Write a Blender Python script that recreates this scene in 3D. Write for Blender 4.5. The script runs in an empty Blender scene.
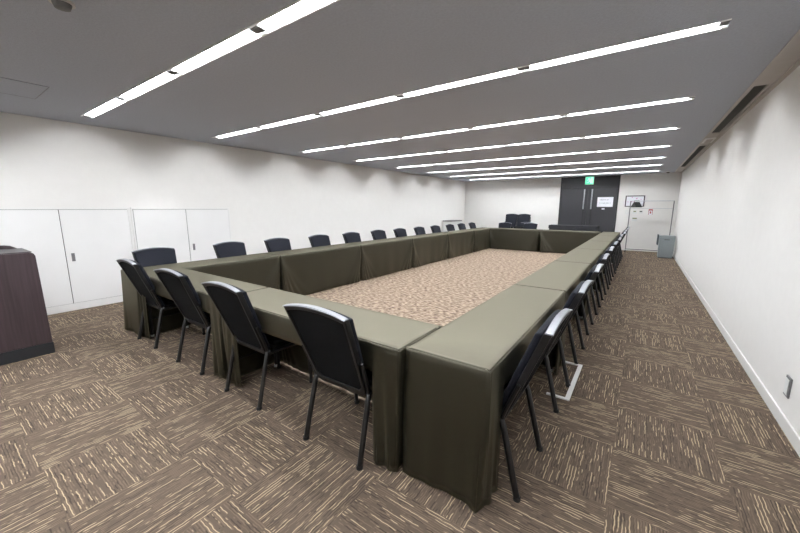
import bpy, math, random
from mathutils import Vector, Matrix
random.seed(7)
S = bpy.context.scene
C = S.collection
PI = math.pi

# ---------------------------------------------------------------- camera
cam = bpy.data.cameras.new('camera')
cam.sensor_width = 36.0
cam.lens = 340.05 / 800 * 36
cam.clip_start = 0.02
co = bpy.data.objects.new('camera', cam)
C.objects.link(co)
right = Vector((0.81813, 0.57503, 0.00223)); up = Vector((-0.09953, 0.13779, 0.98545)); fwd = Vector((-0.56635, 0.80645, -0.16997))
M4 = Matrix((right, up, -fwd)).transposed().to_4x4()
M4.translation = Vector((0, 0, 1.40))
co.matrix_world = M4
S.camera = co

# ---------------------------------------------------------------- world, exposure
w = bpy.data.worlds.new('world'); S.world = w; w.use_nodes = True
w.node_tree.nodes['Background'].inputs[0].default_value = (0.8, 0.85, 1, 1)
w.node_tree.nodes['Background'].inputs[1].default_value = 0.05
S.view_settings.view_transform = 'Standard'
S.view_settings.look = 'None'
S.view_settings.gamma = 1.0
S.view_settings.use_curve_mapping = False
S.view_settings.exposure = 0.0
TUBE = 118.0          # strength of every fluorescent tube

# ---------------------------------------------------------------- room measures
XL, XR, YB, YF, HC = -6.28, 0.887, -2.6, 13.8, 2.5
XS = 0.70            # ceiling slot along the right wall
TH = 0.704           # cloth top height
TL = 1.778           # table pitch
LX0, LDX = -5.74, 1.212
ROWS = [-1.75, -0.16, 1.42, 2.99, 4.70, 6.27, 7.93, 9.62, 11.18, 12.88]  # first two rows are unseen, added behind the camera to light the foreground
SW = 0.05            # half width of a light slot

# ================================================================ materials
def srgb(r, g, b):
    f = lambda c: ((c / 255 + 0.055) / 1.055) ** 2.4 if c > 10 else c / 255 / 12.92
    return (f(r), f(g), f(b), 1)

def mat(name, col, rough=0.6, metal=0.0, spec=0.5, emit=None, noise=None, bump=None, coat=0, sheen=0):
    m = bpy.data.materials.new(name); m.use_nodes = True
    nt = m.node_tree; b = nt.nodes['Principled BSDF']
    b.inputs['Base Color'].default_value = col
    b.inputs['Roughness'].default_value = rough
    b.inputs['Metallic'].default_value = metal
    b.inputs['Specular IOR Level'].default_value = spec
    b.inputs['Coat Weight'].default_value = coat
    b.inputs['Sheen Weight'].default_value = sheen
    if emit:
        b.inputs['Emission Color'].default_value = emit[0]
        b.inputs['Emission Strength'].default_value = emit[1]
    tc = nt.nodes.new('ShaderNodeTexCoord')
    if noise:
        sc, amt = noise
        n = nt.nodes.new('ShaderNodeTexNoise'); n.inputs['Scale'].default_value = sc; n.inputs['Detail'].default_value = 4
        nt.links.new(tc.outputs['Object'], n.inputs['Vector'])
        r = nt.nodes.new('ShaderNodeMapRange'); r.inputs[1].default_value = 0.3; r.inputs[2].default_value = 0.7
        r.inputs[3].default_value = 1 - amt; r.inputs[4].default_value = 1 + amt
        nt.links.new(n.outputs[0], r.inputs[0])
        v = nt.nodes.new('ShaderNodeVectorMath'); v.operation = 'SCALE'; v.inputs[0].default_value = col[:3]
        nt.links.new(r.outputs[0], v.inputs['Scale']); nt.links.new(v.outputs[0], b.inputs['Base Color'])
    if bump:
        sc, st, dist = bump
        n = nt.nodes.new('ShaderNodeTexNoise'); n.inputs['Scale'].default_value = sc; n.inputs['Detail'].default_value = 3
        nt.links.new(tc.outputs['Object'], n.inputs['Vector'])
        k = nt.nodes.new('ShaderNodeBump'); k.inputs['Strength'].default_value = st; k.inputs['Distance'].default_value = dist
        nt.links.new(n.outputs[0], k.inputs['Height']); nt.links.new(k.outputs[0], b.inputs['Normal'])
    return m

M = dict(
    wall=mat('wallpaper', srgb(233, 231, 228), 0.85, spec=0.2, noise=(9, .012), bump=(220, .12, .002)),
    ceiling=mat('mineral_ceiling', srgb(175, 178, 186), 0.95, spec=0.1, noise=(60, .05), bump=(140, .5, .006)),
    trim=mat('white_trim', srgb(232, 231, 229), 0.5, noise=(6, .01)),
    panel=mat('cabinet_white', srgb(234, 233, 232), 0.55, noise=(5, .01), bump=(90, .05, .001)),
    gap=mat('dark_gap', srgb(70, 70, 68), 0.9, noise=(20, .05)),
    cloth=mat('olive_cloth', srgb(30, 31, 24), 0.42, spec=1.0, noise=(2.2, .04), bump=(7, .08, .008)),
    table=mat('table_laminate', srgb(60, 52, 44), 0.5, noise=(12, .1)),
    steel=mat('black_steel', srgb(9, 9, 11), 0.4, spec=0.6, noise=(30, .1)),
    shell=mat('black_shell', srgb(9, 9, 11), 0.45, noise=(14, .08)),
    cap=mat('polished_top_rail', srgb(150, 152, 158), 0.42, metal=0.85, noise=(8, .03)),
    fabric=mat('navy_black_fabric', srgb(26, 28, 35), 0.85, spec=0.12, sheen=0.02, noise=(300, .25), bump=(500, .3, .002)),
    mesh=mat('back_fabric', srgb(9, 10, 12), 0.8, spec=0.1, noise=(260, .2), bump=(400, .3, .002)),
    rubber=mat('rubber_foot', srgb(22, 22, 22), 0.8, noise=(20, .1)),
    whiteplastic=mat('white_plastic', srgb(225, 226, 224), 0.4, noise=(10, .01)),
    chrome=mat('brushed_chrome', srgb(200, 202, 206), 0.42, metal=1.0, noise=(10, .04)),
    greymetal=mat('grey_metal', srgb(128, 127, 130), 0.4, metal=0.7, noise=(10, .04)),
    door=mat('charcoal_door', srgb(38, 38, 42), 0.5, noise=(3, .05)),
    doordark=mat('door_gap_black', srgb(22, 22, 24), 0.6, noise=(9, .05)),
    wood=mat('mahogany_laminate', srgb(70, 40, 42), 0.38, noise=(7, .1)),
    blacktop=mat('black_laminate', srgb(24, 22, 24), 0.35, noise=(9, .08)),
    kick=mat('black_plinth', srgb(22, 24, 28), 0.6, noise=(9, .08)),
    bin=mat('blue_grey_plastic', srgb(140, 148, 150), 0.5, noise=(5, .03)),
    bindark=mat('dark_grey_plastic', srgb(88, 94, 98), 0.5, noise=(5, .03)),
    paper=mat('paper', srgb(236, 238, 244), 0.8, noise=(8, .01)),
    ink=mat('grey_ink', srgb(110, 112, 122), 0.8, noise=(8, .02)),
    red=mat('red_print', srgb(176, 84, 88), 0.7, noise=(8, .02)),
    pink=mat('pink_print', srgb(214, 150, 190), 0.7, noise=(8, .02)),
    frame=mat('dark_plum_frame', srgb(58, 44, 56), 0.45, noise=(8, .05)),
    grille=mat('grey_grille', srgb(104, 103, 100), 0.6, noise=(8, .05)),
    slotwhite=mat('slot_paint', srgb(196, 190, 184), 0.7, noise=(8, .02)),
    green=mat('exit_green', srgb(20, 150, 96), 0.5, emit=(srgb(120, 242, 198), 1.15), noise=(8, .02)),
    signwhite=mat('exit_white', srgb(220, 240, 230), 0.5, emit=(srgb(215, 255, 240), 0.9), noise=(8, .02)),
    olive=mat('thermostat_olive', srgb(150, 152, 120), 0.6, noise=(8, .02)),
    darkcloth=mat('charcoal_cloth', srgb(38, 38, 44), 0.8, noise=(5, .06), bump=(12, .1, .006)),
    tube=mat('fluorescent_tube', (1, 1, 1, 1), 0.4, emit=((0.945, 0.972, 1.0, 1), TUBE)),
    reflector=mat('white_reflector', srgb(238, 238, 240), 0.5, noise=(6, .01)),
)

def satin(m, dark, sheen, rough, ior, top):
    nt = m.node_tree; b = nt.nodes['Principled BSDF']; out = nt.nodes['Material Output']
    nrm = b.inputs['Normal'].links[0].from_socket
    d = nt.nodes.new('ShaderNodeBsdfDiffuse'); d.inputs['Color'].default_value = dark
    g = nt.nodes.new('ShaderNodeBsdfGlossy'); g.inputs['Color'].default_value = sheen; g.inputs['Roughness'].default_value = rough
    f = nt.nodes.new('ShaderNodeFresnel'); f.inputs['IOR'].default_value = ior
    mx = nt.nodes.new('ShaderNodeMixShader')
    for n in (d, g, f): nt.links.new(nrm, n.inputs['Normal'])
    lim = nt.nodes.new('ShaderNodeMath'); lim.operation = 'MINIMUM'; lim.inputs[1].default_value = top     # woven cloth: the sheen levels off
    nt.links.new(f.outputs[0], lim.inputs[0]); nt.links.new(lim.outputs[0], mx.inputs[0]); nt.links.new(d.outputs[0], mx.inputs[1]); nt.links.new(g.outputs[0], mx.inputs[2])
    nt.links.new(mx.outputs[0], out.inputs['Surface'])
satin(M['cloth'], srgb(17, 17, 10), (1.0, .94, .75, 1), 0.44, 1.60, 0.165)
def wood_grain(m):
    nt = m.node_tree; b = nt.nodes['Principled BSDF']
    for l in list(b.inputs['Base Color'].links): nt.links.remove(l)
    tc = nt.nodes.new('ShaderNodeTexCoord'); mp = nt.nodes.new('ShaderNodeMapping')
    mp.inputs['Scale'].default_value = (60, 60, 2.5)
    n = nt.nodes.new('ShaderNodeTexNoise'); n.inputs['Scale'].default_value = 1.0; n.inputs['Detail'].default_value = 5
    r = nt.nodes.new('ShaderNodeValToRGB')
    r.color_ramp.elements[0].position = .3; r.color_ramp.elements[0].color = srgb(46, 36, 38)
    r.color_ramp.elements[1].position = .7; r.color_ramp.elements[1].color = srgb(62, 50, 54)
    nt.links.new(tc.outputs['Object'], mp.inputs['Vector']); nt.links.new(mp.outputs[0], n.inputs['Vector'])
    nt.links.new(n.outputs[0], r.inputs[0]); nt.links.new(r.outputs[0], b.inputs['Base Color'])
wood_grain(M['wood'])

def carpet_material():
    m = bpy.data.materials.new('carpet_tiles'); m.use_nodes = True
    nt = m.node_tree; L = nt.links; b = nt.nodes['Principled BSDF']
    b.inputs['Roughness'].default_value = 0.95; b.inputs['Specular IOR Level'].default_value = 0.1
    def N(t, **k):
        n = nt.nodes.new(t)
        for a, v in k.items(): setattr(n, a, v)
        return n
    def math_(op, a, c=None, d=None):
        n = N('ShaderNodeMath', operation=op)
        for i, v in enumerate((a, c, d)):
            if v is None: continue
            if isinstance(v, (int, float)): n.inputs[i].default_value = v
            else: L.new(v, n.inputs[i])
        return n.outputs[0]
    def comb(x, y, z=0.0):
        n = N('ShaderNodeCombineXYZ')
        for i, v in enumerate((x, y, z)):
            if isinstance(v, (int, float)): n.inputs[i].default_value = v
            else: L.new(v, n.inputs[i])
        return n.outputs[0]
    def mix(f, a, c):
        n = N('ShaderNodeMix', data_type='RGBA')
        L.new(f, n.inputs[0])
        for v, i in ((a, 6), (c, 7)):
            if isinstance(v, tuple): n.inputs[i].default_value = v
            else: L.new(v, n.inputs[i])
        return n.outputs[2]
    def noise(vec, sc, det=2, dim='3D'):
        n = N('ShaderNodeTexNoise', noise_dimensions=dim)
        n.inputs['Scale'].default_value = sc; n.inputs['Detail'].default_value = det
        L.new(vec, n.inputs['Vector']); return n.outputs[0]
    tc = N('ShaderNodeTexCoord'); sep = N('ShaderNodeSeparateXYZ'); L.new(tc.outputs['Object'], sep.inputs[0])
    X, Y = sep.outputs[0], sep.outputs[1]
    tx = math_('MULTIPLY', X, 2.0); ty = math_('MULTIPLY', math_('SUBTRACT', Y, 0.22), 2.0)
    ix = math_('FLOOR', tx); iy = math_('FLOOR', ty)
    par = math_('FLOORED_MODULO', math_('ADD', ix, iy), 2.0)         # 1: lines run along X
    fx = math_('SUBTRACT', tx, ix); fy = math_('SUBTRACT', ty, iy)
    inv = math_('SUBTRACT', 1.0, par)
    u = math_('ADD', math_('MULTIPLY', fx, par), math_('MULTIPLY', fy, inv))
    v0 = math_('ADD', math_('MULTIPLY', fy, par), math_('MULTIPLY', fx, inv))
    wob = noise(tc.outputs['Object'], 26, 1)
    v = math_('ADD', v0, math_('MULTIPLY', math_('SUBTRACT', wob, 0.5), 0.02))
    tid = math_('ADD', math_('MULTIPLY', ix, 17.31), math_('MULTIPLY', iy, 5.77))
    def lines(rows, thr, half, freq, seed):
        vr = math_('MULTIPLY', v, float(rows)); ir = math_('FLOOR', vr); fr = math_('SUBTRACT', vr, ir)
        d = math_('ABSOLUTE', math_('SUBTRACT', fr, 0.5))
        wn = N('ShaderNodeTexWhiteNoise', noise_dimensions='3D'); L.new(comb(ir, tid, seed), wn.inputs['Vector'])
        rnd = wn.outputs['Value']
        dash = noise(comb(math_('MULTIPLY', u, freq), math_('MULTIPLY', rnd, 91.7), seed), 1.0, 2)
        t = math_('ADD', thr, math_('MULTIPLY', math_('SUBTRACT', rnd, 0.5), 0.16))
        on = N('ShaderNodeMapRange'); L.new(dash, on.inputs[0]); L.new(t, on.inputs[1]); L.new(math_('ADD', t, 0.05), on.inputs[2])
        prof = N('ShaderNodeMapRange'); L.new(d, prof.inputs[0]); prof.inputs[1].default_value = half + .10; prof.inputs[2].default_value = half - .08
        return math_('MULTIPLY', on.outputs[0], prof.outputs[0])
    bright = lines(34, 0.53, 0.11, 4.5, 1.3)
    dim = lines(46, 0.46, 0.24, 8.0, 4.7)
    dark = lines(38, 0.48, 0.16, 3.5, 8.1)
    fine = noise(tc.outputs['Object'], 330, 2)
    base = mix(fine, CARPET[0], CARPET[1])
    c = mix(math_('MULTIPLY', dark, 0.75), base, CARPET[2])
    c = mix(math_('MULTIPLY', dim, 0.5), c, CARPET[3])
    c = mix(math_('MULTIPLY', bright, 0.95), c, CARPET[4])
    # the field inside the ring of tables: pale leaf-patterned carpet
    mp = N('ShaderNodeMapping'); mp.inputs['Rotation'].default_value = (0, 0, 0.5); mp.inputs['Scale'].default_value = (14, 30, 1)
    L.new(tc.outputs['Object'], mp.inputs[0])
    leaf = noise(mp.outputs[0], 1.0, 3)
    lr = N('ShaderNodeMapRange'); L.new(leaf, lr.inputs[0]); lr.inputs[1].default_value = .40; lr.inputs[2].default_value = .60
    leafc = mix(lr.outputs[0], CARPET[5], CARPET[6])
    leafc = mix(math_('MULTIPLY', bright, 0.35), leafc, CARPET[7])
    def inside(val, a, c2):
        return math_('MULTIPLY', math_('GREATER_THAN', val, a), math_('LESS_THAN', val, c2))
    reg = math_('MULTIPLY', inside(X, -4.33, -0.905), inside(Y, 1.735, 11.56))
    col = mix(reg, c, leafc)
    L.new(col, b.inputs['Base Color'])
    bp = N('ShaderNodeBump'); bp.inputs['Strength'].default_value = .35; bp.inputs['Distance'].default_value = .004
    L.new(math_('ADD', fine, math_('MULTIPLY', bright, .6)), bp.inputs['Height']); L.new(bp.outputs[0], b.inputs['Normal'])
    return m
CARPET = [srgb(74, 64, 56), srgb(97, 84, 74), srgb(50, 42, 36), srgb(120, 105, 89), srgb(184, 166, 136),
          srgb(94, 78, 66), srgb(158, 141, 124), srgb(172, 158, 138)]
M['carpet'] = carpet_material()

# ================================================================ mesh helpers
class MB:
    def __init__(s): s.v = []; s.f = []
    def box(s, x0, y0, z0, x1, y1, z1):
        n = len(s.v)
        s.v += [(x, y, z) for z in (z0, z1) for y in (y0, y1) for x in (x0, x1)]
        s.f += [tuple(n + i for i in q) for q in ((0, 2, 3, 1), (4, 5, 7, 6), (0, 1, 5, 4), (2, 6, 7, 3), (0, 4, 6, 2), (1, 3, 7, 5))]
        return s
    def tube(s, pts, r, seg=10, ry=None):
        pts = [Vector(p) for p in pts]; n0 = len(s.v); prev = None
        for i, p in enumerate(pts):
            a = pts[max(i - 1, 0)]; c = pts[min(i + 1, len(pts) - 1)]
            t = (c - a).normalized()
            h = Vector((0, 0, 1)) if abs(t.z) < .9 else Vector((0, 1, 0))
            e1 = t.cross(h).normalized()
            if prev and e1.dot(prev) < 0: e1 = -e1
            prev = e1; e2 = t.cross(e1)
            rr = r[i] if isinstance(r, (list, tuple)) else r
            for k in range(seg):
                an = 2 * PI * k / seg
                s.v.append(tuple(p + e1 * math.cos(an) * rr + e2 * math.sin(an) * (ry or rr)))
        m = len(pts)
        for i in range(m - 1):
            for k in range(seg):
                a = n0 + i * seg + k; b = n0 + i * seg + (k + 1) % seg
                s.f.append((a, b, b + seg, a + seg))
        s.f.append(tuple(n0 + k for k in range(seg))[::-1]); s.f.append(tuple(n0 + (m - 1) * seg + k for k in range(seg)))
        return s
    def cyl(s, c, r, h, seg=20):
        return s.tube([c, (c[0], c[1], c[2] + h)], r, seg)
    def prism(s, poly, y0, y1, axis='y'):
        n = len(s.v); k = len(poly)
        for t in (y0, y1):
            for a, b in poly:
                s.v.append({'y': (a, t, b), 'x': (t, a, b), 'z': (a, b, t)}[axis])
        s.f.append(tuple(n + i for i in range(k))); s.f.append(tuple(n + k + i for i in range(k))[::-1])
        for i in range(k):
            j = (i + 1) % k; s.f.append((n + i, n + k + i, n + k + j, n + j))
        return s
    def build(s, name, m, parent=None, bevel=0, smooth=False):
        me = bpy.data.meshes.new(name); me.from_pydata(s.v, [], s.f); me.validate(); me.update()
        import bmesh
        bm = bmesh.new(); bm.from_mesh(me); bmesh.ops.recalc_face_normals(bm, faces=bm.faces); bm.to_mesh(me); bm.free()
        me.materials.append(m)
        if smooth:
            for p in me.polygons: p.use_smooth = True
        o = bpy.data.objects.new(name, me); C.objects.link(o)
        if bevel:
            bv = o.modifiers.new('bevel', 'BEVEL'); bv.width = bevel; bv.segments = 2; bv.limit_method = 'ANGLE'
        if smooth:
            e = o.modifiers.new('split', 'EDGE_SPLIT'); e.split_angle = math.radians(38)
        if parent: o.parent = parent
        return o

def tag(o, label=None, cat=None, group=None, kind=None):
    if label: o['label'] = label
    if cat: o['category'] = cat
    if group: o['group'] = group
    if kind: o['kind'] = kind
    return o
def thing(name, label, cat, loc=(0, 0, 0), rz=0, group=None):
    o = bpy.data.objects.new(name, None); C.objects.link(o); o.empty_display_size = .1
    o.location = loc; o.rotation_euler = (0, 0, rz)
    return tag(o, label, cat, group)
def copy_tree(o, parent=None):
    c = o.copy(); C.objects.link(c)
    if parent: c.parent = parent
    for ch in list(o.children): copy_tree(ch, c)
    return c
def dup(root, label, loc, rz=0, group=None):
    c = copy_tree(root); c.location = loc; c.rotation_euler = (0, 0, rz); c['label'] = label
    if group: c['group'] = group
    return c
def struct(name, mb, m, bevel=0):
    return tag(mb.build(name, m, bevel=bevel), kind='structure')
ORD = ['first', 'second', 'third', 'fourth', 'fifth', 'sixth', 'seventh', 'eighth', 'ninth', 'tenth', 'eleventh', 'twelfth']

# ================================================================ room shell
struct('floor', MB().box(XL - .1, YB - .1, -.1, XR + .1, YF + .1, 0), M['carpet'])
mb = MB()
ys = YB - .1
for y in ROWS:
    mb.box(XL - .1, ys, HC, XS, y - SW, HC + .12)
    mb.box(XL - .1, y - SW, HC, LX0, y + SW, HC + .12)
    mb.box(LX0 + 5 * LDX, y - SW, HC, XS, y + SW, HC + .12)
    ys = y + SW
mb.box(XL - .1, ys, HC, XS, YF + .1, HC + .12)
mb.box(XS, YB - .1, HC + .12, XR + .1, YF + .1, HC + .16)
struct('ceiling', mb, M['ceiling'])
struct('wall_left', MB().box(XL - .1, YB, 0, XL, YF, HC), M['wall'])
struct('wall_right', MB().box(XR, YB, 0, XR + .1, YF, HC + .12), M['wall'])
struct('wall_back', MB().box(XL, YB - .1, 0, XR, YB, HC), M['wall'])
DX0, DX1, DH = -2.52, -0.70, 2.49
struct('wall_far', MB().box(XL, YF, 0, DX0, YF + .1, HC).box(DX1, YF, 0, XR, YF + .1, HC + .12).box(DX0, YF, DH, DX1, YF + .1, HC), M['wall'])
struct('baseboard_left', MB().box(XL, YB, 0, XL + .012, YF, .07), M['trim'], .003)
struct('baseboard_right', MB().box(XR - .012, YB, 0, XR, YF, .085), M['trim'], .003)
struct('baseboard_far', MB().box(XL + .012, YF - .012, 0, DX0, YF, .07).box(DX1, YF - .012, 0, XR - .012, YF, .07), M['trim'], .003)
struct('baseboard_back', MB().box(XL + .012, YB, 0, XR - .012, YB + .012, .07), M['trim'], .003)
# edge strips of the slot that runs along the right wall
struct('trim_1', MB().box(XS - .012, YB, HC - .006, XS + .006, YF, HC + .12), M['slotwhite'])
struct('trim_2', MB().box(XR - .035, YB, HC - .004, XR, YF, HC + .02), M['slotwhite'])
struct('trim_3', MB().box(XS + .006, YB, HC + .012, XR - .035, 4.62, HC + .02).box(XS + .006, 7.1, HC + .012, XR - .035, 8.35, HC + .02).box(XS + .006, 12.2, HC + .012, XR - .035, YF, HC + .02), M['slotwhite'])

# ---------------------------------------------------------------- double door
door = tag(MB().box(DX0, YF + .06, 0, DX1, YF + .1, DH).build('door_1', M['doordark']), kind='structure')
fr = MB(); t = .035
fr.box(DX0, YF - .015, 0, DX0 + t, YF + .06, DH).box(DX1 - t, YF - .015, 0, DX1, YF + .06, DH).box(DX0 + t, YF - .015, DH - t, DX1 - t, YF + .06, DH).box(DX0 + t, YF - .005, 2.085, DX1 - t, YF + .06, 2.11)
fr.build('door_frame', M['doordark'], door)
MB().box(DX0 + t, YF + .004, 2.11, DX1 - t, YF + .05, DH - t).build('transom_panel', M['door'], door)
xm = (DX0 + DX1) / 2
for a, c, hx in ((DX0 + t + .004, xm - .004, xm - .115), (xm + .004, DX1 - t - .004, xm + .125)):
    leaf = MB().box(a, YF + .006, .01, c, YF + .05, 2.08).build('door_leaf', M['door'], door, bevel=.003)
    h = MB().tube([(hx, YF - .06, 1.37), (hx, YF - .06, 2.06)], .023, 12)
    h.tube([(hx, YF - .06, 1.44), (hx, YF + .01, 1.44)], .009, 8).tube([(hx, YF - .06, 1.98), (hx, YF + .01, 1.98)], .009, 8)
    h.build('door_handle', M['chrome'], leaf, smooth=True)
    g = MB().box(hx - .02, YF - .012, .72, hx + .02, YF + .006, 1.36); g.build('grip_panel', M['doordark'], leaf, bevel=.002)

# ---------------------------------------------------------------- ceiling lights
def make_lamp():
    t = thing('ceiling_light', '', 'light', (0, 0, HC))
    L2 = LDX / 2; h = .10
    mb = MB().box(-L2, -SW, h - .008, L2, SW, h)
    mb.box(-L2, -SW, 0, L2, -SW + .004, h - .008).box(-L2, SW - .004, 0, L2, SW, h - .008)
    mb.build('housing', M['reflector'], t)
    MB().tube([(-L2 + .05, 0, .032), (L2 - .05, 0, .032)], .019, 12).build('tube', M['tube'], t, smooth=True)
    for s in (-1, 1):
        MB().box(s * (L2 - .0255) - .024, -.032, .002, s * (L2 - .0255) + .024, .032, h - .01).build('lamp_holder', M['grille'], t, bevel=.006)
    for s in (-1, 1):
        MB().box(-L2 + .001, s * (SW + .005) - .006, -.004, L2 - .001, s * (SW + .005) + .006, 0).build('flange', M['trim'], t)
    return t
rowname = ['added unseen row, at the back wall', 'added unseen row just behind the camera'] + [ORD[i] + ' row from the camera' for i in range(8)]
posname = ['at the left end', 'second from the left', 'in the middle', 'second from the right', 'at the right end']
lamp0 = make_lamp(); first = True
for j, y in enumerate(ROWS):
    for i in range(5):
        loc = (LX0 + (i + .5) * LDX, y, HC)
        lab = 'recessed ceiling light %s, %s' % (posname[i], rowname[j])
        if first: o = lamp0; o.location = loc; o['label'] = lab; first = False
        else: o = dup(lamp0, lab, loc)
        o['group'] = 'ceiling lights, ' + rowname[j]

# ---------------------------------------------------------------- tables with cloths
W = 0.448
def make_table():
    t = thing('folding_table', '', 'table')
    l, wd = TL - .05, W - .03
    MB().box(-l / 2, -wd / 2, TH - .042, l / 2, wd / 2, TH - .006).build('tabletop', M['table'], t, bevel=.004)
    for sx in (-1, 1):
        x = sx * (l / 2 - .07)
        for sy in (-1, 1):
            lg = MB().tube([(x, sy * (wd / 2 - .035), .012), (x, sy * (wd / 2 - .045), TH - .043)], .0125, 10).build('leg', M['steel'], t, smooth=True)
            MB().cyl((x, sy * (wd / 2 - .035), 0), .018, .022, 12).build('foot_cap', M['whiteplastic'], lg, smooth=True)
        MB().tube([(x, -(wd / 2 - .047), .20), (x, wd / 2 - .047, .20)], .009, 8).build('crossbar', M['steel'], t, smooth=True)
    MB().box(-l / 2 + .12, -wd / 2 + .05, TH - .075, l / 2 - .12, -wd / 2 + .065, TH - .043).build('rail', M['steel'], t)
    return t

def cloth_mesh(seed, open_ends=(False, False), near_long=TL):
    """Local frame: long axis X, outer (chair) side at -Y, inner side at +Y with the drape to the floor."""
    rnd = random.Random(seed)
    hl, hw = TL / 2 - .004, W / 2 - .003
    R = .014
    # perimeter, counter clockwise starting at the middle of the outer side
    P = []
    def seg(a, b, n, side):
        for i in range(n): P.append((a[0] + (b[0] - a[0]) * i / n, a[1] + (b[1] - a[1]) * i / n, side, i / n))
    nL, nW = 110, 16
    seg((-hl, -hw), (hl, -hw), nL, 'out'); seg((hl, -hw), (hl, hw), nW, 'e1'); seg((hl, hw), (-hl, hw), nL, 'in'); seg((-hl, hw), (-hl, -hw), nW, 'e0')
    ph = [rnd.uniform(0, 6.28) for _ in range(6)]
    n = len(P); zs = [0, -.003, -.010, -.05, -.09, -.13, -.16, -.20, -.25, -.30, -.35, -.40, -.45, -.50, -.55, -.60, -.65, -.694]
    nrm = {'out': (0, -1), 'e1': (1, 0), 'in': (0, 1), 'e0': (-1, 0)}
    V = []; F = []
    for k, dz in enumerate(zs):
        h = min(1, max(0, -dz / .694))
        for (x, y, side, f) in P:
            nx, ny = nrm[side]
            off = 0; sx = 0
            if k == 0: off = -R
            elif k == 1: off = -R * .3
            if side in ('out', 'in'):
                d0 = (x + hl); d1 = hl - x; d = min(d0, d1); sg = 1 if d0 < d1 else -1
                fold = math.exp(-(d / .13) ** 2)
                wav = math.sin(x * 7 + ph[0]) * .005 + math.sin(x * 17 + ph[1]) * .003
                if side == 'in':
                    off += h * (wav + .012) + h * fold * .012
                    for c_, w_, a_ in ((.05, .016, .012), (.13, .022, .016), (.24, .030, .014), (.38, .04, .010)):
                        cc = c_ * (1 + .25 * math.sin(ph[2] + sg)) * h ** 1.35
                        off += a_ * min(1, h * 2.2) * math.exp(-((d - cc) / w_) ** 2)
                    op = open_ends[0] if sg > 0 else open_ends[1]
                    sx = sg * .06 * h ** 1.6 * math.exp(-(d / .3)) if not op else 0
                else:
                    off += h * wav * .8 + (h * .012 * math.sin(d * 70 + ph[3] + 3 * h) * (1 if d < .25 else 0))
                    sx = sg * .012 * h ** 2 * math.exp(-(d / .2))
            else:
                op = open_ends[0] if side == 'e0' else open_ends[1]
                dd = min(f, 1 - f) * W
                if op:
                    off += h * (math.sin(f * 9 + ph[4]) * .006 + math.sin(f * 23 + ph[5]) * .004 + .012) + h * h * .018 * math.exp(-(dd / .07) ** 2)
                else:
                    off += -h * .022 - h * .012 * abs(math.sin(f * 13 + ph[4]))
            # round the plan corners a little
            V.append((x + nx * off + sx, y + ny * off, TH + dz))
    for k in range(len(zs) - 1):
        for i in range(n):
            j = (i + 1) % n
            side = P[i][2]
            if side == 'out' and k >= 6:
                x = P[i][0]; d = min(x + hl, hl - x)
                if d > .185: continue
            F.append((k * n + i, k * n + j, (k + 1) * n + j, (k + 1) * n + i))
    # top surface as a grid joined to ring 0
    c = len(V)
    # ring 0 positions of the outer and inner sides pair up column by column
    outs = [i for i in range(n) if P[i][2] == 'out'] + [nL]
    ins = [nL + nW + nL - q for q in range(nL + 1)]
    ins = [i % n for i in ins]
    # rows across
    grid = []
    for r in range(nW + 1):
        if r == 0: grid.append(outs); continue
        if r == nW: grid.append(ins); continue
        row = []
        for q in range(nL + 1):
            if q == 0: row.append((nL + nW + nL + (nW - r)) % n); continue
            if q == nL: row.append(nL + r); continue
            a = V[outs[q]]; b = V[ins[q]]; f = r / nW
            V.append((a[0], a[1] + (b[1] - a[1]) * f, TH + .0008 * math.sin(a[0] * 5 + ph[0]) * math.sin(f * 3.1))); row.append(len(V) - 1)
        grid.append(row)
    for r in range(nW):
        for q in range(nL):
            F.append((grid[r][q], grid[r][q + 1], grid[r + 1][q + 1], grid[r + 1][q]))
    mb = MB(); mb.v = V; mb.f = F
    return mb

tab0 = None
def place_table(x, y, rz, where, seed, ends=(False, False)):
    global tab0
    lt = 'folding table under olive cloth, ' + where
    if tab0 is None: tab0 = make_table(); t = tab0; t['label'] = lt; t.location = (x, y, 0); t.rotation_euler = (0, 0, rz)
    else: t = dup(tab0, lt, (x, y, 0), rz)
    t['group'] = 'folding tables of the square ring'
    c = cloth_mesh(seed, ends).build('tablecloth', M['cloth'], smooth=True)
    c.location = (x, y, 0); c.rotation_euler = (0, 0, rz)
    sd = c.modifiers.new('thick', 'SOLIDIFY'); sd.thickness = .002; sd.offset = 1
    tag(c, 'dark olive tablecloth reaching the floor, ' + where, 'tablecloth', 'olive tablecloths')

endn = lambda k, n: 'nearest the camera' if k == 0 else ('farthest from the camera' if k == n - 1 else ORD[k] + ' from the camera')
# right row: outer side faces +X  -> rz = +90 deg maps local -Y to +X
RXc = -0.686
for k in range(6):
    place_table(RXc, 1.343 + (k + .5) * TL, PI / 2, 'table %s in the long right-hand row' % endn(k, 6), 10 + k, (k == 0, k == 5))
# left row: outer side faces -X
LROT = math.atan(.0113)
def left_pt(s): return (-4.3265 - .224 - .0113 * 0 + .0 * s, 1.277 + s)
for k in range(6):
    s = (k + .5) * TL
    place_table(-4.545 + .004 * s, 1.277 + s, -PI / 2, 'table %s in the long left-hand row' % endn(k, 6), 30 + k, (k == 5, k == 0))
# front row: outer side faces -Y
FX = [(-1.772, 'right half of the short front row'), (-3.497, 'left half of the short front row')]
FW = 1.70
for k, (x, wh) in enumerate(FX):
    place_table(x, 1.296 + W / 2, 0, wh, 50 + k)
for k, (x, wh) in enumerate([(-1.79, 'right half of the short far row'), (-3.46, 'left half of the short far row')]):
    place_table(x, 11.54 + W / 2, PI, wh, 60 + k)
# front and far rows: shrink to fit between the long rows
for o in list(C.objects):
    if o.parent is None and o.name.startswith(('folding_table', 'tablecloth')) and 'short' in o.get('label', ''):
        o.scale = ((1.722 if 'front' in o['label'] else 1.665) / TL, 1, 1)

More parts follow.
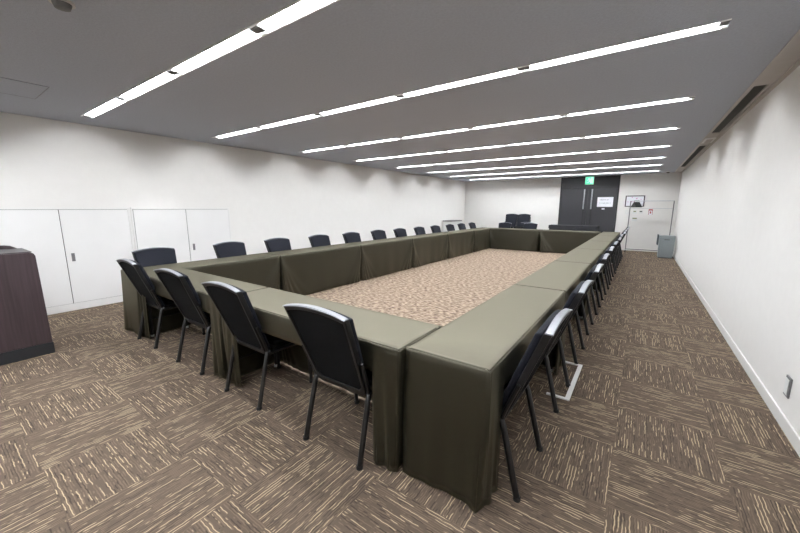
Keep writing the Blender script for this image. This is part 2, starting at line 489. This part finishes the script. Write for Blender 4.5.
# ---------------------------------------------------------------- chairs
def back_outline(hw0, hw1, z0, z1, arc, n=10, r=.03):
    """points (x, z) of a back panel, wider at the top, with an arched top edge"""
    pts = [(-hw0 + r, z0), (hw0 - r, z0), (hw0, z0 + r)]
    for i in range(n + 1):
        a = 1 - 2 * i / n
        pts.append((a * hw1, z1 + arc * (1 - a * a)))
    pts += [(-hw0, z0 + r)]
    return pts
LEAN = -.188 / .48
def lean(p, z): return p + .10 + LEAN * (z - .40)
def panel(outline, y0, y1, bulge=0):
    mb = MB(); mb.prism(outline, y0, y1)
    mb.v = [(x, lean(y, z) + bulge * (1 - (x / .25) ** 2), z) for x, y, z in mb.v]
    return mb
def make_chair():
    t = thing('stacking_chair', '', 'chair')
    # seat
    mb = MB(); pr = []
    for (y, hw) in ((.165, .19), (.19, .200), (.43, .215), (.46, .198)):
        pr.append((hw, y))
    poly = pr + [(-a, b) for a, b in reversed(pr)]
    s = MB().prism(poly, .405, .45, 'z').build('seat', M['mesh'], t, bevel=.016)
    MB().prism([(x * .96, y * .97 + .007) for x, y in poly], .385, .404, 'z').build('seat_pan', M['shell'], t, bevel=.004)
    # back: rim, rear panel, cushion, top rail
    o1 = back_outline(.194, .228, .362, .866, .028)
    o2 = back_outline(.176, .209, .400, .845, .028)
    n = len(o1)
    rim = MB()
    for t_ in (0, 1):
        y = (-.018, .016)[t_]
        rim.v += [(x, lean(y, z), z) for x, z in o1] + [(x, lean(y, z), z) for x, z in o2]
    for i in range(n):
        j = (i + 1) % n
        a, b, c, d = i, j, n + j, n + i
        rim.f += [(a, b, c, d), (2 * n + a, 2 * n + d, 2 * n + c, 2 * n + b), (a, 2 * n + a, 2 * n + b, b), (d, c, 2 * n + c, 2 * n + d)]
    rim.build('back_frame', M['shell'], t, bevel=.004)
    panel(o2, -.008, .006).build('back_panel', M['mesh'], t)
    panel(back_outline(.178, .222, .375, .862, .028), .0165, .050).build('back_cushion', M['fabric'], t, bevel=.009)
    # curved top rail
    k = 14; rail = MB()
    for q in range(k + 1):
        a = -1 + 2 * q / k; x = a * .228; z = .866 + .028 * (1 - a * a)
        hw = .018
        for (dy, dz) in ((-hw, .001), (-hw + .003, .006), (hw - .005, .007), (hw - .001, .001)):
            rail.v.append((x, lean(dy, .88), z + dz))
    for q in range(k):
        for e in range(4):
            a = q * 4 + e; b = q * 4 + (e + 1) % 4
            rail.f.append((a, b, b + 4, a + 4))
    rail.f += [(0, 1, 2, 3), tuple(k * 4 + e for e in (3, 2, 1, 0))]
    rail.build('top_rail', M['cap'], t)
    for sx in (-1, 1):
        lg = MB().tube([(sx * .215, .002, .012), (sx * .208, .086, .35), (sx * .206, .098, .385), (sx * .206, .12, .392)], .0155, 10).build('leg', M['steel'], t, smooth=True)
        MB().cyl((sx * .215, 0, 0), .018, .02, 12).build('foot', M['rubber'], lg, smooth=True)
        lg = MB().tube([(sx * .214, .468, .012), (sx * .213, .452, .33), (sx * .210, .435, .365), (sx * .207, .40, .378), (sx * .206, .12, .378)], .0135, 10).build('leg', M['steel'], t, smooth=True)
        MB().cyl((sx * .214, .468, 0), .017, .02, 12).build('foot', M['rubber'], lg, smooth=True)
        MB().tube([(sx * .206, .10, .385), (sx * .212, lean(.0, .45), .45), (sx * .224, lean(.0, .60), .60)], .011, 8).build('back_bracket', M['steel'], t, smooth=True)
    MB().tube([(-.205, .13, .372), (.205, .13, .372)], .009, 8).build('stretcher', M['steel'], t, smooth=True)
    return t
chair0 = make_chair(); used = False
def place_chair(x, y, rz, label, group, z=0):
    global used
    if not used: used = True; o = chair0; o['label'] = label; o.location = (x, y, z); o.rotation_euler = (0, 0, rz); o['group'] = group
    else: o = dup(chair0, label, (x, y, z), rz, group)
    return o
for i, (x, y, rz, wh) in enumerate([(-1.335, 1.212, .02, 'rightmost'), (-2.28, 1.222, 0, 'second from the right'), (-3.14, 1.235, .02, 'second from the left'), (-4.085, 1.235, .0, 'leftmost')]):
    place_chair(x, y, rz, 'black stacking chair at the short front row, %s of the four' % wh, 'chairs at the short front row')
for k in range(12):
    y = 1.72 + .893 * k
    place_chair(-.355 + random.uniform(-.01, .015), y, PI / 2 + random.uniform(-.02, .02),
                'black stacking chair in the right-hand aisle, %s' % endn(k, 12), 'chairs along the right-hand row')
for k, y in enumerate([1.70, 2.66, 3.48, 4.38, 5.26, 6.17, 7.01, 7.94, 8.82, 9.74, 10.6, 11.46]):
    place_chair(-4.905 + .004 * y + random.uniform(-.012, .012), y, -PI / 2 + random.uniform(-.02, .02),
                'dark blue-grey chair facing the left-hand row, %s' % endn(k, 12), 'chairs along the left-hand row')
place_chair(-3.96, 12.10, PI, 'dark chair behind the far row, left of the tall chair stacks', 'chairs at the far row')
place_chair(-3.08, 12.10, PI, 'dark chair behind the far row, right of the tall chair stacks', 'chairs at the far row')
place_chair(-3.36, 12.72, PI, 'dark chair between the far row and the tall chair stacks', 'chairs at the far row')
for x, nm in ((-3.98, 'left'), (-3.53, 'right')):
    for q in range(4):
        place_chair(x, 13.0 - .032 * q, PI, 'dark chair in the %s of two stacks near the far wall, %s' % (nm, ['at the bottom', 'second from the bottom', 'third from the bottom', 'on top'][q]),
                    'chairs stacked near the far wall', z=.098 * q)

# ---------------------------------------------------------------- low covered table in front of the door
t = thing('covered_table', 'long low charcoal covered table standing in front of the black doors', 'table', (-1.91, 13.2, 0))
MB().box(-.76, -.225, .70, .76, .225, .815).build('tabletop', M['darkcloth'], t, bevel=.008)
MB().box(-.74, -.21, .04, .74, -.19, .699).build('front_panel', M['darkcloth'], t, bevel=.004)
for sx in (-1, 1):
    for sy in (-1, 1):
        MB().box(sx * .71 - .015, sy * .16 - .015, 0, sx * .71 + .015, sy * .16 + .015, .699).build('leg', M['steel'], t)

# ---------------------------------------------------------------- podium
px0, px1, py0, py1 = -5.12, -4.56, -.42, .625
t = thing('podium', 'dark mahogany podium with a black recessed top, at the left edge', 'podium', (0, 0, 0))
mb = MB().prism([(py0, .11), (py1, .11), (py1 - .012, .955), (py1 - .022, .978), (py1 - .045, .987), (py0 + .045, .987), (py0 + .022, .978), (py0 + .012, .955)], px0, px1, 'x')
mb.build('body', M['wood'], t, bevel=.004)
MB().box(px0 + .02, py0 + .02, 0, px1 + .004, py1 + .004, .108).build('plinth', M['kick'], t, bevel=.003)
MB().box(px0 + .06, py0 + .06, .9872, px1 - .02, py1 - .03, .994).build('top_inlay', M['blacktop'], t)
mb = MB().prism([(py0 + .02, .9875), (py1 - .05, .9875), (py1 - .10, 1.02), (py1 - .14, 1.028), (py0 + .08, 1.028), (py0 + .05, 1.02)], px0, px0 + .055, 'x')
mb.build('rear_rim', M['wood'], t, bevel=.003)

# ---------------------------------------------------------------- white wall cabinets on the left wall
def wall_cabinet(y0, ym, y1, label, grp):
    t = thing('wall_cabinet', label, 'cabinet', (XL, 0, 0), 0, grp)
    z0, z1 = .10, 1.365
    MB().box(.0005, y0, z0 - .02, .012, y1, z1 + .02).build('carcass', M['gap'], t)
    b = MB().box(.0125, y0 - .03, z1 + .004, .03, y1 + .03, z1 + .035)
    b.box(.0125, y0 - .03, z0 - .03, .02, y0 - .004, z1).box(.0125, y1 + .004, z0 - .03, .02, y1 + .03, z1)
    b.box(.0125, y0, 0.0, .026, y1, z0 - .004)
    b.build('frame', M['trim'], t, bevel=.002)
    for a, c in ((y0, ym - .004), (ym + .004, y1)):
        d = MB().box(.0125, a, z0, .024, c, z1).build('door', M['panel'], t, bevel=.0015)
        if a > y0:
            MB().box(.0245, a + .05, .675, .028, a + .085, .785).build('handle', M['greymetal'], d, bevel=.001)
wall_cabinet(.40, 1.12, 1.86, 'white two-door cabinet set in the left wall, behind the podium', None)
wall_cabinet(1.93, 2.66, 3.38, 'white two-door cabinet set in the left wall, behind the first chairs of the left row', None)

# ---------------------------------------------------------------- ceiling slot along the right wall
def air_vent(y0, y1, label):
    t = thing('air_vent', label, 'vent', (0, y0, HC), 0, 'air vents in the ceiling slot')
    a, b = XS + .012, XR - .04; l = y1 - y0
    MB().box(a, 0, .052, b, l, .059).build('backing', M['gap'], t)
    MB().box(a, 0, .012, a + .02, l, .050).box(b - .02, 0, .012, b, l, .050).box(a + .02, 0, .012, b - .02, .02, .050).box(a + .02, l - .02, .012, b - .02, l, .050).build('frame', M['slotwhite'], t)
    s = MB(); q = a + .03
    while q < b - .025:
        s.box(q, .021, .016, q + .004, l - .021, .045); q += .0145
    s.build('slats', M['grille'], t)
air_vent(4.62, 7.1, 'long grey air vent in the ceiling slot, the nearer one')
air_vent(8.35, 12.2, 'long grey air vent in the ceiling slot, the one by the far wall')
t = thing('slot_cover', 'pale raised cover plate in the ceiling slot between the two vents', 'cover plate', (0, 7.5, HC))
MB().box(XS + .01, 0, -.004, XR - .04, .45, .0115).build('plate', M['trim'], t, bevel=.004)
MB().box(XS + .04, .06, -.010, XR - .07, .39, -.0045).build('lid', M['slotwhite'], t, bevel=.002)

# ---------------------------------------------------------------- small things on the ceiling
t = thing('ceiling_hatch', 'flush square access hatch in the ceiling above the podium', 'hatch', (-4.93, .60, HC))
MB().box(-.30, -.30, -.002, .30, .30, -.0002).build('panel', M['ceiling'], t)
b = MB()
for a in ((-.306, -.306, .306, -.301), (-.306, .301, .306, .306), (-.306, -.3, -.301, .3), (.301, -.3, .306, .3)):
    b.box(a[0], a[1], -.003, a[2], a[3], -.0002)
b.build('rim', M['greymetal'], t)
def detector(x, y, label, s=1.0):
    t = thing('smoke_detector', label, 'detector', (x, y, HC))
    MB().cyl((0, 0, -.012 * s), .055 * s, .0118 * s, 24).build('base', M['slotwhite'], t, smooth=True)
    MB().tube([(0, 0, -.04 * s), (0, 0, -.0355 * s), (0, 0, -.0122 * s)], [.02 * s, .034 * s, .042 * s], 20).build('sensor', M['grille'], t, smooth=True)
detector(-2.69, .63, 'round detector on the ceiling above the front left of the room')
detector(.53, 13.45, 'small round detector on the ceiling near the far right corner')

# ---------------------------------------------------------------- exit sign
t = thing('exit_sign', 'green running-man exit sign above the black doors', 'sign', (-1.605, YF - .045, 2.215))
MB().box(-.135, 0, 0, .135, .043, .27).build('housing', M['whiteplastic'], t, bevel=.004)
f = MB().box(-.125, -.004, .01, .125, -.0005, .26).build('face', M['green'], t)
k = MB()
def shp(p): k.prism([(x, z) for x, z in p], -.0065, -.0045)
shp([(.03, .04), (.11, .04), (.11, .235), (.03, .235)])                         # doorway
man = MB()
def sh2(p): man.prism(p, -.0085, -.0066)
sh2([(-.02 + .02 * math.cos(a * PI / 5), .205 + .02 * math.sin(a * PI / 5)) for a in range(10)])
sh2([(-.04, .18), (.0, .185), (.03, .12), (-.0, .10)])
sh2([(-.04, .18), (-.07, .14), (-.06, .13), (-.03, .165)])
sh2([(.0, .18), (.05, .15), (.045, .14), (.0, .165)])
sh2([(.0, .12), (.06, .10), (.055, .05), (.04, .05), (.043, .09), (-.0, .10)])
sh2([(.0, .12), (-.03, .06), (-.08, .055), (-.08, .07), (-.04, .075), (-.015, .11)])
k.build('doorway', M['signwhite'], f); man.build('figure', M['signwhite'], f)

# ---------------------------------------------------------------- paper notices
t = thing('door_notice', 'white paper notice on the right leaf of the black doors', 'notice', (-1.075, YF - .001, 1.615))
MB().box(-.235, -.004, -.165, .235, 0, .165).build('sheet', M['paper'], t)
k = MB(); r = random.Random(3)
for zz, xs in ((.07, (-.16, .17)), (-.045, (-.17, .18))):
    x = xs[0]
    while x < xs[1] - .02:
        wd = r.uniform(.018, .035)
        if r.random() > .2:
            k.box(x, -.0048, zz - .02, x + .004, -.0041, zz + .022); k.box(x + .006, -.0048, zz + r.uniform(0, .015), x + wd, -.0041, zz + .018); k.box(x + .006, -.0048, zz - .018, x + wd * .8, -.0041, zz - .013)
        x += wd + .012
k.build('writing', M['ink'], t)
tag(MB().box(-1.155, YF - .012, 1.36, -1.07, YF - .0005, 1.40).build('name_slip', M['paper'], bevel=.002), 'small white slip under the paper notice on the right door leaf', 'label')
t = thing('wall_notice', 'small white notice with a red heading on the far wall', 'notice', (.225, YF - .001, 1.285))
MB().box(-.055, -.004, -.09, .055, 0, .09).build('sheet', M['paper'], t)
MB().box(-.055, -.0055, .045, .055, -.0045, .09).box(-.055, -.0055, -.09, -.042, -.0045, .045).box(.042, -.0055, -.09, .055, -.0045, .045).box(-.02, -.0055, -.05, .02, -.0045, .02).build('red_print', M['red'], t)

# framed board on the far wall
t = thing('framed_board', 'white board in a dark plum frame on the far wall', 'board', (-.23, YF - .001, 1.635))
MB().box(-.25, -.012, -.165, .25, 0, .165).build('sheet', M['paper'], t)
MB().box(-.265, -.03, -.18, -.235, -.0005, .18).box(.235, -.03, -.18, .265, -.0005, .18).box(-.234, -.03, -.18, .234, -.0005, -.155).box(-.234, -.03, .155, .234, -.0005, .18).build('frame', M['frame'], t, bevel=.003)
k = MB(); r = random.Random(5)
for _ in range(9):
    x = r.uniform(-.2, .16); z = r.uniform(-.08, .12); k.box(x, -.0135, z, x + r.uniform(.01, .05), -.0125, z + r.uniform(.01, .03))
k.build('print', M['pink'], t)

# switches and thermostat
def plate(x, z, wd, h, label, extra=None):
    t = thing('switch_plate', label, 'switch', (x, YF - .001, z), 0, 'switch plates on the far wall')
    MB().box(-wd / 2, -.01, -h / 2, wd / 2, 0, h / 2).build('plate', M['whiteplastic'], t, bevel=.002)
    for q in (extra or []): MB().box(*q[:6]).build('rocker', M[q[6]], t)
plate(-.41, 1.28, .10, .13, 'white switch plate left of the coat rack post, by the doors', [(-.02, -.013, -.04, .02, -.0105, .04, 'trim')])
plate(-.20, 1.28, .12, .13, 'white switch plate with an olive display, below the framed board', [(-.035, -.013, .0, .035, -.0105, .04, 'olive')])
plate(-.03, 1.28, .11, .13, 'white switch plate with a black display, below the framed board', [(-.035, -.013, .0, .035, -.0105, .035, 'gap')])
t = thing('thermostat', 'white thermostat with an olive screen, lowest of the plates on the far wall', 'thermostat', (-.18, YF - .001, 1.05))
MB().box(-.075, -.02, -.06, .075, 0, .06).build('case', M['whiteplastic'], t, bevel=.004)
MB().box(-.06, -.023, .005, .06, -.0205, .045).build('screen', M['olive'], t)

# wall outlet on the right wall
t = thing('wall_outlet', 'metal-framed outlet plate low on the right wall', 'outlet', (XR - .001, 3.10, .27))
MB().box(-.009, -.042, -.066, 0, .042, .066).build('plate', M['greymetal'], t, bevel=.002)
MB().box(-.013, -.028, -.052, -.0095, .028, .052).build('socket', M['whiteplastic'], t, bevel=.002)

# ---------------------------------------------------------------- coat rack with hangers
t = thing('coat_rack', 'chrome coat rack with two bars against the far wall', 'coat rack', (.22, 13.4, 0))
for sx in (-1, 1):
    MB().tube([(sx * .55, 0, .075), (sx * .55, 0, 1.63)], .014, 10).build('post', M['greymetal'], t, smooth=True)
    ft = MB().tube([(sx * .55, -.22, .06), (sx * .55, .22, .06)], .014, 10).build('foot_bar', M['greymetal'], t, smooth=True)
    for sy in (-1, 1):
        MB().tube([(sx * .55 - .01, sy * .2, .022), (sx * .55 + .01, sy * .2, .022)], .022, 12).build('caster', M['rubber'], ft, smooth=True)
MB().tube([(-.55, 0, 1.63), (.55, 0, 1.63)], .011, 10).build('top_bar', M['chrome'], t, smooth=True)
MB().tube([(-.55, 0, 1.40), (.55, 0, 1.40)], .007, 10).build('middle_bar', M['chrome'], t, smooth=True)
MB().tube([(-.55, 0, .085), (.55, 0, .085)], .014, 10).build('bottom_bar', M['greymetal'], t, smooth=True)
def hanger():
    mb = MB()
    mb.tube([(0, 0, .0), (.016, 0, .018), (0, 0, .034), (-.018, 0, .018)], .003, 6)
    mb.tube([(0, 0, .0), (0, 0, -.03)], .003, 6)
    mb.prism([(-.0, -.025), (.2, -.16), (.2, -.19), (-.2, -.19), (-.2, -.16)], -.012, .012)
    return mb.build('coat_hanger', M['shell'])
h0 = None
for i in range(7):
    h = hanger() if i == 0 else h0.copy()
    if i == 0: h0 = h
    else: C.objects.link(h)
    h.location = (-.235 + .022 * i, 13.4, 1.625); h.rotation_euler = (0, 0, PI / 2 + .35)
    tag(h, 'black coat hanger bunched with others at the left end of the coat rack', 'coat hanger', 'bunched coat hangers')

# ---------------------------------------------------------------- grey bin in the far right corner
t = thing('waste_bin', 'blue-grey plastic bin standing in the far right corner', 'bin', (.66, 12.42, 0), 0)
MB().prism([(-.17, .02), (.17, .02), (.185, .59), (-.185, .59)], -.19, .19, 'y').build('body', M['bin'], t, bevel=.012)
MB().box(-.19, -.195, .592, .19, .195, .63).build('lid', M['bin'], t, bevel=.012)
MB().box(-.12, -.198, .10, .13, -.1905, .50).build('front_panel', M['bin'], t, bevel=.004)
MB().box(-.06, -.202, .515, .06, -.1905, .535).build('handle', M['bindark'], t, bevel=.002)
MB().box(-.225, -.15, .36, -.186, .15, .66).build('side_flap', M['bindark'], t, bevel=.01)
MB().box(-.16, -.18, 0, .16, .18, .019).build('base', M['bindark'], t)

# ---------------------------------------------------------------- small side table by the left wall far end
t = thing('side_table', 'small white-framed table with a brown top by the far end of the left wall', 'table', (-6.06, 12.22, 0))
MB().box(-.19, -.46, .885, .19, .46, .925).build('tabletop', M['greymetal'], t, bevel=.003)
MB().box(-.17, -.44, .12, .17, .44, .884).build('cabinet', M['whiteplastic'], t, bevel=.004)
for sx in (-1, 1):
    for sy in (-1, 1):
        MB().box(sx * .15 - .015, sy * .4 - .015, 0, sx * .15 + .015, sy * .4 + .015, .119).build('leg', M['greymetal'], t)

# ---------------------------------------------------------------- metal floor frame under the right row
t = tag(MB().box(-.46, 2.595, .001, -.30, 2.62, .012).box(-.46, 3.265, .001, -.30, 3.29, .012).box(-.332, 2.621, .001, -.30, 3.264, .012).build('metal_floor_bracket', M['whiteplastic'], bevel=.002),
        'bright U-shaped frame lying on the carpet beside the second right-hand chair', 'floor frame')
